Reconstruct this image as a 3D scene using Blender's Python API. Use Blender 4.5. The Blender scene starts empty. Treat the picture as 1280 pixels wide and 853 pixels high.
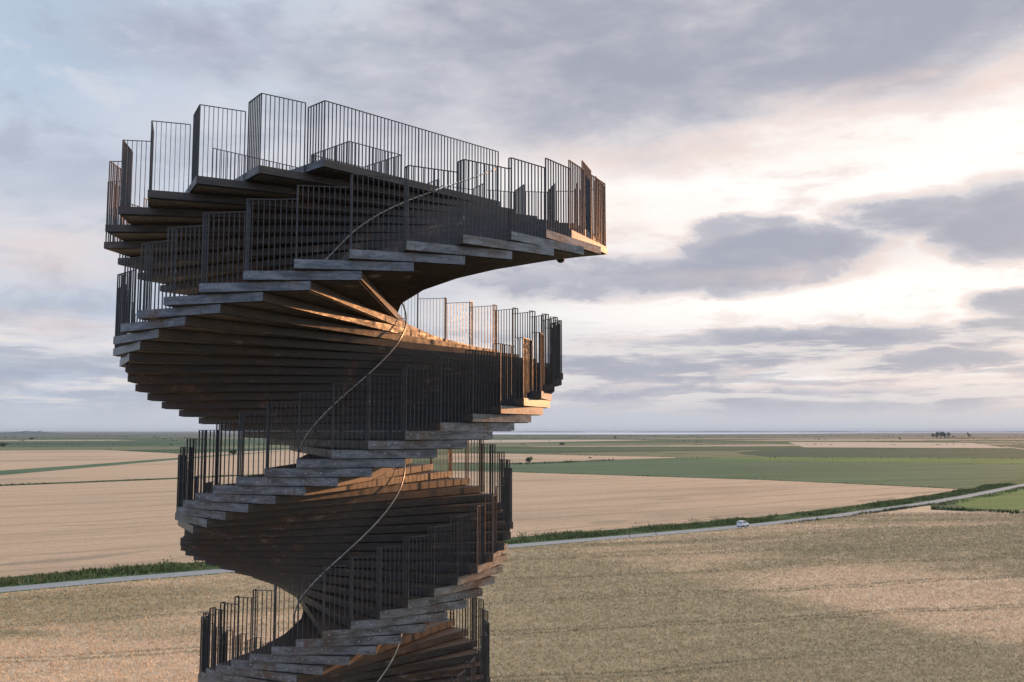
import bpy, math, random
from mathutils import Vector, noise
random.seed(7)
sc = bpy.context.scene
R_ = math.radians
H = 26.0            # camera height above the fields
F = 1181.0          # focal length in px of a 1280 px wide frame
D = 21.95           # camera to tower axis
YAW = math.atan(200.0/F*0.9955)
TILT = math.atan((538.9-426.5)/F)
# ---------------------------------------------------------------- camera
cam = bpy.data.cameras.new("camera"); co = bpy.data.objects.new("camera", cam)
sc.collection.objects.link(co); sc.camera = co
cam.sensor_width = 36; cam.lens = 36*F/1280
co.location = (0, -D, H); co.rotation_euler = (math.pi/2+TILT, 0, -YAW)
cam.clip_start = 0.1; cam.clip_end = 200000
# ---------------------------------------------------------------- sun and sky
SUN_AZ, SUN_EL = 40.0, 7.0
sd = Vector((math.cos(R_(SUN_AZ))*math.cos(R_(SUN_EL)), math.sin(R_(SUN_AZ))*math.cos(R_(SUN_EL)), math.sin(R_(SUN_EL))))
sl = bpy.data.lights.new("sun", 'SUN'); sl.energy = 2.5; sl.angle = R_(0.8); sl.color = (1.0, 0.45, 0.18)
so = bpy.data.objects.new("sun", sl); sc.collection.objects.link(so)
so.rotation_euler = sd.to_track_quat('Z', 'Y').to_euler()
sc.view_settings.view_transform = 'Standard'; sc.view_settings.look = 'None'
sc.view_settings.exposure = 0.0; sc.view_settings.gamma = 1.0; sc.view_settings.use_curve_mapping = False
w = bpy.data.worlds.new("World"); sc.world = w; w.use_nodes = True

class NT:
    """small helper to write node maths"""
    def __init__(s, nt): s.nt = nt; s.n = nt.nodes; s.l = nt.links
    def new(s, t, **k):
        n = s.n.new(t)
        for a, b in k.items(): setattr(n, a, b)
        return n
    def put(s, sock, v):
        if isinstance(v, (int, float)): sock.default_value = v
        elif isinstance(v, (tuple, list)):
            if len(sock.default_value) == 4 and len(v) == 3: v = tuple(v)+(1,)
            sock.default_value = v
        else: s.l.new(v, sock)
    def m(s, op, a, b=0.0, c=None, clamp=False):
        n = s.new('ShaderNodeMath', operation=op, use_clamp=clamp)
        s.put(n.inputs[0], a); s.put(n.inputs[1], b)
        if c is not None: s.put(n.inputs[2], c)
        return n.outputs[0]
    def vm(s, op, a, b=(0, 0, 0)):
        n = s.new('ShaderNodeVectorMath', operation=op)
        s.put(n.inputs[0], a); s.put(n.inputs[1], b)
        return n.outputs['Value'] if op in ('LENGTH', 'DOT_PRODUCT', 'DISTANCE') else n.outputs[0]
    def noise(s, v, scale, det=4, rough=0.55, dist=0.0, col=False):
        n = s.new('ShaderNodeTexNoise'); s.put(n.inputs['Vector'], v)
        n.inputs['Scale'].default_value = scale; n.inputs['Detail'].default_value = det
        n.inputs['Roughness'].default_value = rough; n.inputs['Distortion'].default_value = dist
        return n.outputs['Color'] if col else n.outputs['Fac']
    def rng(s, v, a, b, c=0.0, d=1.0, smooth=True):
        n = s.new('ShaderNodeMapRange', interpolation_type='SMOOTHSTEP' if smooth else 'LINEAR')
        s.put(n.inputs[0], v)
        for i, x in enumerate((a, b, c, d)): s.put(n.inputs[i+1], x)
        return n.outputs[0]
    def mix(s, f, a, b, mode='MIX'):
        n = s.new('ShaderNodeMix', data_type='RGBA', blend_type=mode)
        s.put(n.inputs[0], f); s.put(n.inputs[6], a); s.put(n.inputs[7], b)
        return n.outputs[2]
    def map(s, v, loc=(0, 0, 0), rot=(0, 0, 0), scale=(1, 1, 1)):
        n = s.new('ShaderNodeMapping'); s.put(n.inputs[0], v)
        n.inputs[1].default_value = loc; n.inputs[2].default_value = rot; n.inputs[3].default_value = scale
        return n.outputs[0]

def lin(r, g, b):
    f = lambda c: c/12.92 if c <= 0.04045 else ((c+0.055)/1.055)**2.4
    return (f(r/255), f(g/255), f(b/255))

t = NT(w.node_tree); t.n.clear()
tc = t.new('ShaderNodeTexCoord').outputs['Generated']
sep = t.new('ShaderNodeSeparateXYZ'); t.l.new(tc, sep.inputs[0])
dx, dy, dz = sep.outputs
az = t.m('ARCTAN2', dx, dy)                       # clockwise from +Y
u = t.m('SUBTRACT', az, YAW)
hor = t.m('SQRT', t.m('ADD', t.m('MULTIPLY', dx, dx), t.m('MULTIPLY', dy, dy)))
v = t.m('ARCTAN2', dz, hor)
cb = t.new('ShaderNodeCombineXYZ'); t.l.new(u, cb.inputs[0]); t.l.new(v, cb.inputs[1])
uv = cb.outputs[0]
# coordinates on a cloud deck (plane above), used for perspective-correct wisps
dzc = t.m('MAXIMUM', t.m('ADD', dz, 0.06), 0.02)
cb2 = t.new('ShaderNodeCombineXYZ'); t.l.new(t.m('DIVIDE', dx, dzc), cb2.inputs[0]); t.l.new(t.m('DIVIDE', dy, dzc), cb2.inputs[1])
deck = cb2.outputs[0]
uvs = t.map(uv, scale=(1, 2.6, 1))
wn = t.vm('SUBTRACT', t.noise(uvs, 3.2, 6, 0.62, col=True), (0.5, 0.5, 0.5))
uvw = t.vm('ADD', uv, t.vm('MULTIPLY', wn, (0.15, 0.062, 0)))
def PX(x, y): return (math.atan((x-640)/F), math.atan((539-y)/F))
def cloud(x, y, rx, ry, amp=1.0, rot=0.0, soft=0.0):
    u0, v0 = PX(x, y)
    q = t.vm('SUBTRACT', uvw, (u0, v0, 0))
    if rot: 
        q = t.map(q, rot=(0, 0, R_(rot)))
    q = t.vm('MULTIPLY', q, (F/rx, F/ry, 0))
    return t.rng(t.vm('LENGTH', q), 0.35+soft*-0.3, 1.25+soft, amp, 0.0)
def total(L):
    r = L[0]
    for a in L[1:]: r = t.m('MAXIMUM', r, a)
    return r
fb = t.noise(uvs, 6.0, 9, 0.60, 0.3)
fb2 = t.noise(t.map(uv, loc=(3, 1, 0), scale=(1, 4.0, 1)), 8.0, 8, 0.62, 0.2)
# sky behind the clouds
grad = t.rng(v, -0.02, 0.50, 0, 1, False)
base = t.mix(t.rng(u, -0.50, 0.25), lin(190, 207, 228), lin(240, 235, 234))
base = t.mix(t.rng(v, 0.0, 0.10), lin(203, 208, 219), base)
glow = t.m('MAXIMUM', total([cloud(1160, 200, 360, 110, 1, 0, 0.3), cloud(880, 235, 300, 90, 1, 0, 0.4), cloud(1040, 385, 360, 46, 1, 0, 0.3), cloud(760, 400, 120, 20, .6, 0, .3), cloud(1060, 474, 240, 14, .6, 0, .3)]), 0.0)
base = t.mix(glow, base, tuple(c*1.12 for c in lin(255, 250, 246)))
base = t.mix(t.m('MULTIPLY', total([cloud(15, 300, 180, 90, 0.8, 0, .5), cloud(60, 440, 170, 30, 0.8, 0, .5), cloud(30, 490, 120, 9, .8, 0, .3), cloud(330, 190, 200, 60, .5, 0, .5)]), 1.0), base, lin(232, 228, 232))
# cloud masses
big = total([cloud(740, 60, 350, 150, 1.0, 0, .25), cloud(1060, 50, 400, 100, 1.1, 0, .2), cloud(1290, 60, 180, 60, 1.0, 0, .2), cloud(560, 90, 240, 120, .75, 0, .3), cloud(850, 120, 240, 60, .9, 0, .3), cloud(190, 70, 200, 60, .75, 0, .3), cloud(420, 50, 200, 60, .7, 0, .3),
             cloud(40, 245, 150, 56, .85, 0, .3), cloud(60, 395, 130, 14, .5, 0, .4)])
mid = total([cloud(1160, 285, 150, 40, 1.15), cloud(1260, 300, 140, 62, 1.15), cloud(960, 318, 160, 40, 1.05), cloud(860, 345, 260, 38, 1.0, 0, .1), cloud(720, 350, 200, 40, .9, 0, .2), cloud(930, 290, 90, 26, .8), cloud(1270, 402, 80, 24, 1.1), cloud(1240, 425, 70, 16, 1.1)])
low = total([cloud(960, 436, 280, 24, 1.05), cloud(1160, 462, 140, 14, 1.0), cloud(800, 455, 190, 28, .9), cloud(1000, 500, 460, 30, .85, 0, .3), cloud(100, 470, 180, 20, .8, 0, .3), cloud(60, 505, 240, 24, .75, 0, .4), cloud(1220, 440, 110, 12, .9)])
fb3 = t.noise(t.map(uv, loc=(4, 9, 0), scale=(1, 2.3, 1)), 17.0, 9, 0.62, 0.4)
crisp = t.rng(t.m('ADD', t.m('ADD', t.m('MAXIMUM', mid, low), t.m('MULTIPLY', t.m('SUBTRACT', fb, 0.5), 1.7)), t.m('MULTIPLY', t.m('SUBTRACT', fb3, 0.5), 1.5)), 0.32, 0.92)
dens = t.m('ADD', total([big, mid, low]), t.m('MULTIPLY', t.m('SUBTRACT', fb, 0.5), 1.1))
wisps = t.m('MULTIPLY', t.rng(fb2, 0.50, 0.72), 0.35)
cf = t.m('MAXIMUM', t.m('MAXIMUM', t.rng(dens, 0.15, 1.15), wisps), t.m('MULTIPLY', crisp, 0.9))
# cloud tone: cool grey heart, lilac and warm rims
tone = t.rng(t.m('ADD', t.m('MULTIPLY', dens, 0.55), t.m('ADD', t.m('MULTIPLY', fb2, 0.5), t.m('MULTIPLY', fb3, 0.6))), 0.55, 1.2)
ccol = t.mix(tone, lin(212, 206, 216), lin(163, 168, 186))
ccol = t.mix(t.rng(u, -0.3, -0.5), ccol, lin(184, 197, 217))
rim = t.m('MULTIPLY', t.rng(cf, 0.02, 0.3), t.rng(cf, 0.75, 0.3))
sky = t.mix(t.m('MULTIPLY', cf, 0.94), base, ccol)
sky = t.mix(t.m('MULTIPLY', t.m('MULTIPLY', rim, t.rng(u, -0.1, 0.25)), 0.35), sky, lin(240, 212, 202))
stn = t.noise(t.map(uv, loc=(1, 5, 0), scale=(1, 9.0, 1)), 6.5, 7, 0.6, 0.15)
band = t.m('MULTIPLY', t.rng(v, 0.012, 0.030), t.rng(v, 0.125, 0.085))
band = t.m('MULTIPLY', band, t.rng(t.m('ABSOLUTE', u), 0.9, 0.6))
sky = t.mix(t.m('MULTIPLY', band, t.m('MULTIPLY', t.rng(stn, .50, .40), .75)), sky, lin(240, 234, 232))
sky = t.mix(t.m('MULTIPLY', band, t.m('MULTIPLY', t.rng(stn, .51, .60), .6)), sky, lin(172, 179, 196))
mott = t.noise(t.map(uv, loc=(7, 2, 0), scale=(1, 2.2, 1)), 9.0, 8, 0.62, 0.3)
sky = t.mix(t.m('MULTIPLY', t.m('MULTIPLY', t.rng(mott, .48, .66), t.rng(u, 0.0, -0.2)), .5), sky, lin(172, 180, 198))
sky = t.mix(t.m('MULTIPLY', t.m('MULTIPLY', t.rng(mott, .44, .30), t.rng(u, 0.0, -0.2)), .5), sky, lin(226, 228, 236))
peach = total([cloud(900, 190, 260, 26, .6, 0, .3), cloud(1190, 130, 190, 24, .8, 0, .3), cloud(40, 345, 110, 26, .6, 0, .4), cloud(30, 415, 110, 14, .6, 0, .4), cloud(1000, 352, 130, 14, .6, 0, .4), cloud(760, 270, 140, 30, .5, 0, .4)])
sky = t.mix(t.m('MULTIPLY', peach, t.rng(fb2, .35, .6, .15, .7)), sky, lin(243, 219, 210))
sky = t.mix(t.rng(v, 0.045, 0.0), sky, lin(200, 206, 217))
# away from the view the overcast deck goes on, brighter towards the zenith
zen = t.rng(v, 0.45, 1.2, 0.0, 1.0)
deckn = t.noise(deck, 0.8, 7, 0.6)
over = t.mix(t.rng(deckn, 0.35, 0.7), lin(186, 190, 198), lin(232, 231, 228))
away = t.m('MAXIMUM', t.rng(t.m('ABSOLUTE', u), 0.7, 1.1), t.rng(v, 0.46, 0.62))
over = t.mix(t.rng(t.m('COSINE', t.m('SUBTRACT', az, R_(90-SUN_AZ))), 0.3, -0.8), over, lin(160, 180, 214))
sky = t.mix(away, sky, over)
stren = t.m('ADD', 1.0, t.m('MULTIPLY', zen, ZEN := 2.1))
ns = t.new('ShaderNodeTexSky', sky_type='NISHITA'); ns.sun_disc = False
ns.sun_elevation = R_(SUN_EL); ns.sun_rotation = R_(90-SUN_AZ) ; ns.altitude = 20; ns.dust_density = 2.0
b1 = t.new('ShaderNodeBackground'); t.l.new(ns.outputs[0], b1.inputs[0]); b1.inputs[1].default_value = 0.06
b2 = t.new('ShaderNodeBackground'); t.l.new(sky, b2.inputs[0]); t.l.new(stren, b2.inputs[1])
mx = t.new('ShaderNodeMixShader'); mx.inputs[0].default_value = 0.95
t.l.new(b1.outputs[0], mx.inputs[1]); t.l.new(b2.outputs[0], mx.inputs[2])
out = t.new('ShaderNodeOutputWorld'); t.l.new(mx.outputs[0], out.inputs[0])

# ---------------------------------------------------------------- helpers
def mat(name, rough=0.85, metal=0.0, spec=0.3):
    m = bpy.data.materials.new(name); m.use_nodes = True
    k = NT(m.node_tree); p = m.node_tree.nodes['Principled BSDF']
    p.inputs['Roughness'].default_value = rough; p.inputs['Metallic'].default_value = metal
    p.inputs['Specular IOR Level'].default_value = spec
    return m, k, p
def flat(name, c, rough=0.8, metal=0.0, spec=0.3):
    m, k, p = mat(name, rough, metal, spec)
    tcn = k.new('ShaderNodeTexCoord').outputs['Object']
    n = k.noise(tcn, 6, 5)
    col = k.mix(k.rng(n, .3, .7), tuple(x*0.8 for x in c), tuple(min(1, x*1.15) for x in c))
    k.put(p.inputs['Base Color'], col)
    return m
def bump(k, p, h, strength, dist):
    b = k.new('ShaderNodeBump'); b.inputs['Strength'].default_value = strength; b.inputs['Distance'].default_value = dist
    k.l.new(h, b.inputs['Height']); k.l.new(b.outputs[0], p.inputs['Normal'])

class MB:
    def __init__(s): s.v = []; s.f = []; s.mi = []
    def quad(s, pts, mi=0):
        i = len(s.v); s.v += [tuple(p) for p in pts]; s.f.append(tuple(range(i, i+len(pts)))); s.mi.append(mi)
    def hexa(s, b, t_, mi=(0,)*6):
        """b,t_: 4 bottom and 4 top points, counter-clockwise; mi: bottom, top, four sides"""
        i = len(s.v); s.v += [tuple(p) for p in b]+[tuple(p) for p in t_]
        fs = [(i+3, i+2, i+1, i), (i+4, i+5, i+6, i+7)]+[(i+j, i+(j+1) % 4, i+4+(j+1) % 4, i+4+j) for j in range(4)]
        s.f += fs; s.mi += list(mi)
    def bar(s, p, q, w_, d_, side, mi=0):
        """bar from p to q, width w_ along `side`, depth d_ across"""
        p = Vector(p); q = Vector(q); ax = (q-p).normalized(); side = Vector(side).normalized()
        dp = ax.cross(side).normalized()
        c = [(-1, -1), (1, -1), (1, 1), (-1, 1)]
        s.hexa([p+side*w_/2*a+dp*d_/2*b for a, b in c], [q+side*w_/2*a+dp*d_/2*b for a, b in c], (mi,)*6)
    def tube(s, pts, r, n=8, mi=0):
        base = len(s.v); pts = [Vector(p) for p in pts]
        for i, p in enumerate(pts):
            a = (pts[min(i+1, len(pts)-1)]-pts[max(i-1, 0)]).normalized()
            e = a.orthogonal().normalized() if abs(a.z) > .95 else a.cross(Vector((0, 0, 1))).normalized()
            g = a.cross(e)
            rr = r[i] if isinstance(r, (list, tuple)) else r
            for j in range(n):
                th = 2*math.pi*j/n; s.v.append(tuple(p+e*rr*math.cos(th)+g*rr*math.sin(th)))
        for i in range(len(pts)-1):
            for j in range(n):
                s.f.append((base+i*n+j, base+i*n+(j+1) % n, base+(i+1)*n+(j+1) % n, base+(i+1)*n+j)); s.mi.append(mi)
        s.f.append(tuple(base+j for j in reversed(range(n)))); s.mi.append(mi)
        e0 = base+(len(pts)-1)*n; s.f.append(tuple(e0+j for j in range(n))); s.mi.append(mi)
    def build(s, name, mats, parent=None, loc=None, smooth=False):
        me = bpy.data.meshes.new(name); me.from_pydata(s.v, [], s.f)
        mats = mats if isinstance(mats, (list, tuple)) else [mats]
        for m_ in mats: me.materials.append(m_)
        me.polygons.foreach_set('material_index', s.mi)
        if smooth: me.polygons.foreach_set('use_smooth', [True]*len(me.polygons))
        me.update()
        o = bpy.data.objects.new(name, me); sc.collection.objects.link(o)
        if parent: o.parent = parent
        if loc: o.location = loc
        return o
def tag(o, label=None, cat=None, group=None, kind=None):
    if label: o['label'] = label
    if cat: o['category'] = cat
    if group: o['group'] = group
    if kind: o['kind'] = kind
    return o
def empty(name, loc=(0, 0, 0), rz=0):
    o = bpy.data.objects.new(name, None); sc.collection.objects.link(o); o.location = loc; o.rotation_euler = (0, 0, rz)
    return o
cT, sT = math.cos(TILT), math.sin(TILT)
def G(px, py, z=0.0):
    """the point of the flat land that the photo shows at px, py"""
    a = (px-640)/F; b = (426.5-py)/F
    X = a; Y = cT-b*sT; Z = sT+b*cT
    x = X*math.cos(YAW)+Y*math.sin(YAW); y = -X*math.sin(YAW)+Y*math.cos(YAW)
    k = (z-H)/min(Z, -0.0007)
    return Vector((x*k, -D+y*k, z))

# ---------------------------------------------------------------- land materials
def pos(k):
    return k.new('ShaderNodeNewGeometry').outputs['Position']
def wheat(name, pale, dark, rowdir, ripe=0.5, patch=0.014, lines=22.0, spots=(), ears=False, edges=()):
    m, k, p = mat(name, 0.9, 0, 0.15); P = pos(k)
    wob = k.vm('MULTIPLY', k.vm('SUBTRACT', k.noise(P, 0.02, 4, col=True), (0.5, 0.5, 0.5)), (14, 14, 0))
    Pw = k.vm('ADD', P, wob)
    rp = k.map(P, rot=(0, 0, -rowdir))
    s_ = k.new('ShaderNodeSeparateXYZ'); k.l.new(k.map(Pw, rot=(0, 0, -rowdir)), s_.inputs[0])
    # big lodged and greener patches, stretched along the rows
    big = k.noise(k.map(rp, scale=(0.35, 1.0, 1)), patch, 5, 0.55, 0.8)
    mid = k.noise(k.map(rp, scale=(0.3, 1.0, 1)), patch*7, 5, 0.6, 0.4)
    f = k.rng(k.m('ADD', k.m('MULTIPLY', big, 0.75), k.m('MULTIPLY', mid, 0.25)), ripe-0.10, ripe+0.10)
    for (sx, sy, rx, ry, ang, val) in spots:      # greener or riper parts of the field
        q = k.vm('MULTIPLY', k.map(k.vm('SUBTRACT', k.vm('ADD', Pw, k.vm('MULTIPLY', k.vm('SUBTRACT', k.noise(P, .05, 4, col=True), (.5, .5, .5)), (16, 16, 0))), (sx, sy, 0)), rot=(0, 0, -ang)), (1/rx, 1/ry, 0))
        wgt = k.rng(k.vm('LENGTH', q), .55, 1.1, .9, 0)
        f = k.m('ADD', k.m('MULTIPLY', f, k.m('SUBTRACT', 1, wgt)), k.m('MULTIPLY', wgt, val))
    for (ax_, ay_, bx_, by_, val) in edges:         # one side of a line across the field is greener
        L_ = math.hypot(bx_-ax_, by_-ay_); nx_, ny_ = (by_-ay_)/L_, -(bx_-ax_)/L_
        q = k.vm('SUBTRACT', k.vm('ADD', Pw, k.vm('MULTIPLY', k.vm('SUBTRACT', k.noise(P, .06, 4, col=True), (.5, .5, .5)), (12, 12, 0))), (ax_, ay_, 0))
        side = k.m('MULTIPLY', k.rng(k.vm('DOT_PRODUCT', q, (nx_, ny_, 0)), -3, 7, 0, .9), k.m('MULTIPLY', k.rng(k.vm('DOT_PRODUCT', q, ((bx_-ax_)/L_, (by_-ay_)/L_, 0)), -55, -5), k.rng(k.vm('DOT_PRODUCT', P, (math.cos(YAW), -math.sin(YAW), 0)), -14, 4)))
        f = k.m('ADD', k.m('MULTIPLY', f, k.m('SUBTRACT', 1, side)), k.m('MULTIPLY', side, val))
    col = k.mix(f, dark, pale)
    # drill rows and tramlines
    ph = k.m('FRACT', k.m('DIVIDE', s_.outputs[1], lines))
    tram = k.rng(k.m('MINIMUM', k.m('ABSOLUTE', k.m('SUBTRACT', ph, 0.46)), k.m('ABSOLUTE', k.m('SUBTRACT', ph, 0.54))), 0.010, 0.026, 1, 0)
    tram = k.m('MULTIPLY', tram, k.rng(k.noise(k.map(rp, scale=(0.12, 1, 1)), 0.05, 3), 0.30, 0.52))
    col = k.mix(k.m('MULTIPLY', tram, 0.6), col, tuple(c*0.62 for c in dark))
    st = k.noise(k.map(rp, scale=(0.10, 1.0, 1)), 0.35, 4, 0.6)
    col = k.mix(k.rng(st, .3, .7), tuple(c*0.86 for c in (1, 1, 1)), (1.08, 1.08, 1.08)) if False else k.mix(1.0, col, k.mix(k.rng(st, .3, .7), (0.92, 0.92, 0.91), (1.06, 1.055, 1.05)), 'MULTIPLY')
    # ears and stalks
    fine = k.noise(P, 2.4, 4, 0.75)
    fine2 = k.noise(P, 0.45, 4, 0.75)
    g = k.m('ADD', k.m('MULTIPLY', fine, 0.65), k.m('MULTIPLY', fine2, 0.35))
    col = k.mix(1.0, col, k.mix(k.rng(g, .36, .64), (0.82, 0.83, 0.83), (1.20, 1.18, 1.15)), 'MULTIPLY')
    if ears:
        isl = k.new('ShaderNodeNewGeometry').outputs['Random Per Island']
        col = k.mix(1.0, col, k.mix(isl, (1.0, 1.0, 0.98), (1.26, 1.24, 1.20)), 'MULTIPLY')
        k.put(p.inputs['Base Color'], col)
        return m
    k.put(p.inputs['Base Color'], col)
    bump(k, p, g, 0.9, 0.5)
    return m
def crop(name, a, b, rowdir, sc_=0.05, lines=18, contrast=0.6):
    m, k, p = mat(name, 0.9, 0, 0.15); P = pos(k)
    rp = k.map(P, rot=(0, 0, -rowdir))
    n1 = k.noise(k.map(rp, scale=(0.12, 1, 1)), sc_, 6, 0.62)
    n2 = k.noise(P, sc_*14, 4, 0.7)
    col = k.mix(k.rng(n1, .36, .64), a, b)
    s_ = k.new('ShaderNodeSeparateXYZ'); k.l.new(rp, s_.inputs[0])
    ph = k.m('FRACT', k.m('DIVIDE', s_.outputs[1], lines))
    tram = k.rng(k.m('ABSOLUTE', k.m('SUBTRACT', ph, 0.5)), 0.03, 0.09, 1, 0)
    col = k.mix(k.m('MULTIPLY', tram, contrast), col, tuple(c*0.5 for c in a))
    col = k.mix(1.0, col, k.mix(k.rng(n2, .3, .7), (0.78, 0.78, 0.78), (1.2, 1.2, 1.2)), 'MULTIPLY')
    k.put(p.inputs['Base Color'], col); bump(k, p, n2, 0.6, 0.4)
    return m
ROW = math.atan2(G(900, 661).y-G(0, 738).y, G(900, 661).x-G(0, 738).x)
PALE = (0.61, 0.43, 0.275); DARK = (0.325, 0.255, 0.145)
def spot(x0, y0, x1, y1, ry, val):
    a, b_ = G(x0, y0), G(x1, y1); c = (a+b_)/2; d = b_-a
    return (c.x, c.y, d.length/2, ry, math.atan2(d.y, d.x), val)
SPOTS = [spot(980, 668, 1420, 676, 30, 0.10), spot(640, 715, 880, 720, 18, 0.45), spot(900, 718, 1480, 760, 27, 1.0), spot(1040, 742, 1420, 800, 17, 1.0), spot(600, 735, 900, 742, 5, .8),
         spot(-80, 756, 300, 752, 20, 0.12), spot(-100, 812, 300, 850, 15, 1.0), spot(-80, 790, 70, 800, 3.0, 0.0)]
def pair(x0, y0, x1, y1): a, b_ = G(x0, y0), G(x1, y1); return (a.x, a.y, b_.x, b_.y)
EDGES = [pair(800, 705, 1280, 812)+(0.12,)]
FSPOTS = [spot(990, 637, 1025, 636, 2.5, -.6), spot(1065, 628, 1120, 622, 3, -.4), spot(725, 655, 790, 650, 4, -.5), spot(800, 625, 860, 622, 3, -.3), spot(-60, 712, 200, 688, 3.5, -.5), spot(20, 660, 230, 652, 2, 0.1), spot(760, 615, 830, 612, 4, -.2), spot(1075, 622, 1200, 614, 3, 0)]
M = {}
M['wheat_ears'] = wheat('wheat_ears', PALE, DARK, ROW-0.35, 0.50, 0.013, 22.0, SPOTS, True, EDGES)
M['wheat_near'] = wheat('wheat_near', PALE, DARK, ROW-0.35, 0.50, 0.013, 22.0, SPOTS, False, EDGES)
M['wheat_far'] = wheat('wheat_far', (0.50, 0.35, 0.225), (0.35, 0.26, 0.17), ROW+0.02, 0.43, 0.010, 24, FSPOTS)
M['green'] = crop('green_crop', (0.066, 0.112, 0.054), (0.098, 0.146, 0.070), ROW-0.2, 0.03)
M['green_dark'] = crop('green_dark', (0.030, 0.068, 0.038), (0.05, 0.095, 0.050), ROW-0.2, 0.03)
M['meadow'] = crop('meadow', (0.085, 0.14, 0.040), (0.12, 0.185, 0.052), ROW-0.2, 0.05, 30, 0.1)
M['verge'] = crop('verge', (0.05, 0.085, 0.028), (0.10, 0.14, 0.05), ROW, 0.3, 40, 0.0)
M['stubble'] = crop('stubble', (0.40, 0.31, 0.22), (0.50, 0.38, 0.27), ROW, 0.02, 60, 0.1)
def marsh():
    m, k, p = mat('marsh', 0.95, 0, 0.1); P = pos(k)
    rp = k.map(P, rot=(0, 0, -(ROW-0.25)))
    n1 = k.noise(k.map(rp, scale=(0.10, 1, 1)), 0.004, 7, 0.6)
    n2 = k.noise(k.map(rp, loc=(900, 77, 0), scale=(0.22, 1, 1)), 0.006, 6, 0.6)
    n3 = k.noise(k.map(rp, scale=(.5, 1, 1)), 0.04, 4, 0.6)
    vo = k.new('ShaderNodeTexVoronoi', feature='F1'); k.put(vo.inputs['Vector'], k.map(rp, scale=(0.3, 1, 1))); vo.inputs['Scale'].default_value = 0.0035
    sv = k.new('ShaderNodeSeparateColor'); k.l.new(vo.outputs['Color'], sv.inputs[0])
    col = k.mix(k.rng(n1, .42, .58), (0.048, 0.08, 0.040), (0.085, 0.12, 0.06))
    col = k.mix(k.rng(sv.outputs[0], 0.68, 0.72), col, (0.16, 0.16, 0.085))
    col = k.mix(k.rng(sv.outputs[1], 0.84, 0.86), col, (0.40, 0.31, 0.22))
    col = k.mix(k.rng(n3, .56, .66), col, (0.03, 0.05, 0.025))
    # far out the land turns to heath and grey salt marsh
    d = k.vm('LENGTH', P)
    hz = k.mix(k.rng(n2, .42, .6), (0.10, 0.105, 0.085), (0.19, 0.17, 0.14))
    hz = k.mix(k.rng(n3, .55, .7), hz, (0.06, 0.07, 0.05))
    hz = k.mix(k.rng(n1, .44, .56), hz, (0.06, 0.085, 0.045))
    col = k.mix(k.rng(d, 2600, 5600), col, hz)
    k.put(p.inputs['Base Color'], col)
    return m
M['marsh'] = marsh()
m, k, p = mat('asphalt', 0.55, 0, 0.5); P = pos(k)
n = k.noise(P, 0.8, 5, .6)
k.put(p.inputs['Base Color'], k.mix(k.rng(n, .3, .7), (0.19, 0.185, 0.175), (0.26, 0.253, 0.24))); M['road'] = m
m, k, p = mat('sea', 0.32, 0, 0.6); P = pos(k)
k.put(p.inputs['Base Color'], k.mix(k.rng(k.noise(k.map(P, scale=(1, 1, 1)), 0.0015, 4), .4, .6), (0.42, 0.46, 0.50), (0.62, 0.66, 0.70))); M['sea'] = m

# ---------------------------------------------------------------- ground
g = MB(); NR = 96; Rad = 60000
cx, cy = 0, 0
rings = [0, 200, 600, 1500, 4000, 10000, 25000, Rad]
for i in range(len(rings)-1):
    for j in range(NR):
        a0, a1 = 2*math.pi*j/NR, 2*math.pi*(j+1)/NR
        P4 = [(rings[i]*math.cos(a0), rings[i]*math.sin(a0), 0), (rings[i+1]*math.cos(a0), rings[i+1]*math.sin(a0), 0),
              (rings[i+1]*math.cos(a1), rings[i+1]*math.sin(a1), 0), (rings[i]*math.cos(a1), rings[i]*math.sin(a1), 0)]
        g.quad(P4 if i else P4[1:3]+[P4[0]])
tag(g.build('ground', M['marsh']), kind='structure')

def field(name, pts, z, m_, raw=False):
    b = MB(); P = [Vector(p) if raw else G(*p) for p in pts]
    P = [Vector((q.x, q.y, z)) for q in P]
    a = sum(P[i].x*P[(i+1) % len(P)].y-P[(i+1) % len(P)].x*P[i].y for i in range(len(P)))
    if a < 0: P.reverse()
    import mathutils
    tri = mathutils.geometry.tessellate_polygon([P])
    for t3 in tri: 
        q = [P[i] for i in t3]
        if (q[1]-q[0]).cross(q[2]-q[0]).z < 0: q.reverse()
        b.quad(q)
    o = b.build(name, m_); tag(o, kind='structure'); return o
# road centre line (left, behind the tower, right)
RC = [(-420, 783), (0, 738), (150, 724.5), (300, 712.3), (470, 698), (640, 683), (700, 678), (800, 669.8), (900, 661), (960, 655), (1035, 646.5), (1110, 636), (1150, 630.5), (1210, 620.5), (1280, 606.5), (1340, 594.5), (1420, 580)]
rc = [G(*p) for p in RC]
def offset_line(pts, d):
    o = []
    for i, p_ in enumerate(pts):
        a = (pts[min(i+1, len(pts)-1)]-pts[max(i-1, 0)]).normalized()
        o.append(p_+Vector((-a.y, a.x, 0))*d)
    return o
def ribbon(name, pts, d0, d1, z, m_):
    b = MB(); A = offset_line(pts, d0); B_ = offset_line(pts, d1)
    for i in range(len(pts)-1):
        b.quad([(B_[i].x, B_[i].y, z), (B_[i+1].x, B_[i+1].y, z), (A[i+1].x, A[i+1].y, z), (A[i].x, A[i].y, z)][::-1] if d1 > d0 else
               [(A[i].x, A[i].y, z), (A[i+1].x, A[i+1].y, z), (B_[i+1].x, B_[i+1].y, z), (B_[i].x, B_[i].y, z)][::-1])
    o = b.build(name, m_); tag(o, kind='structure'); return o
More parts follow.
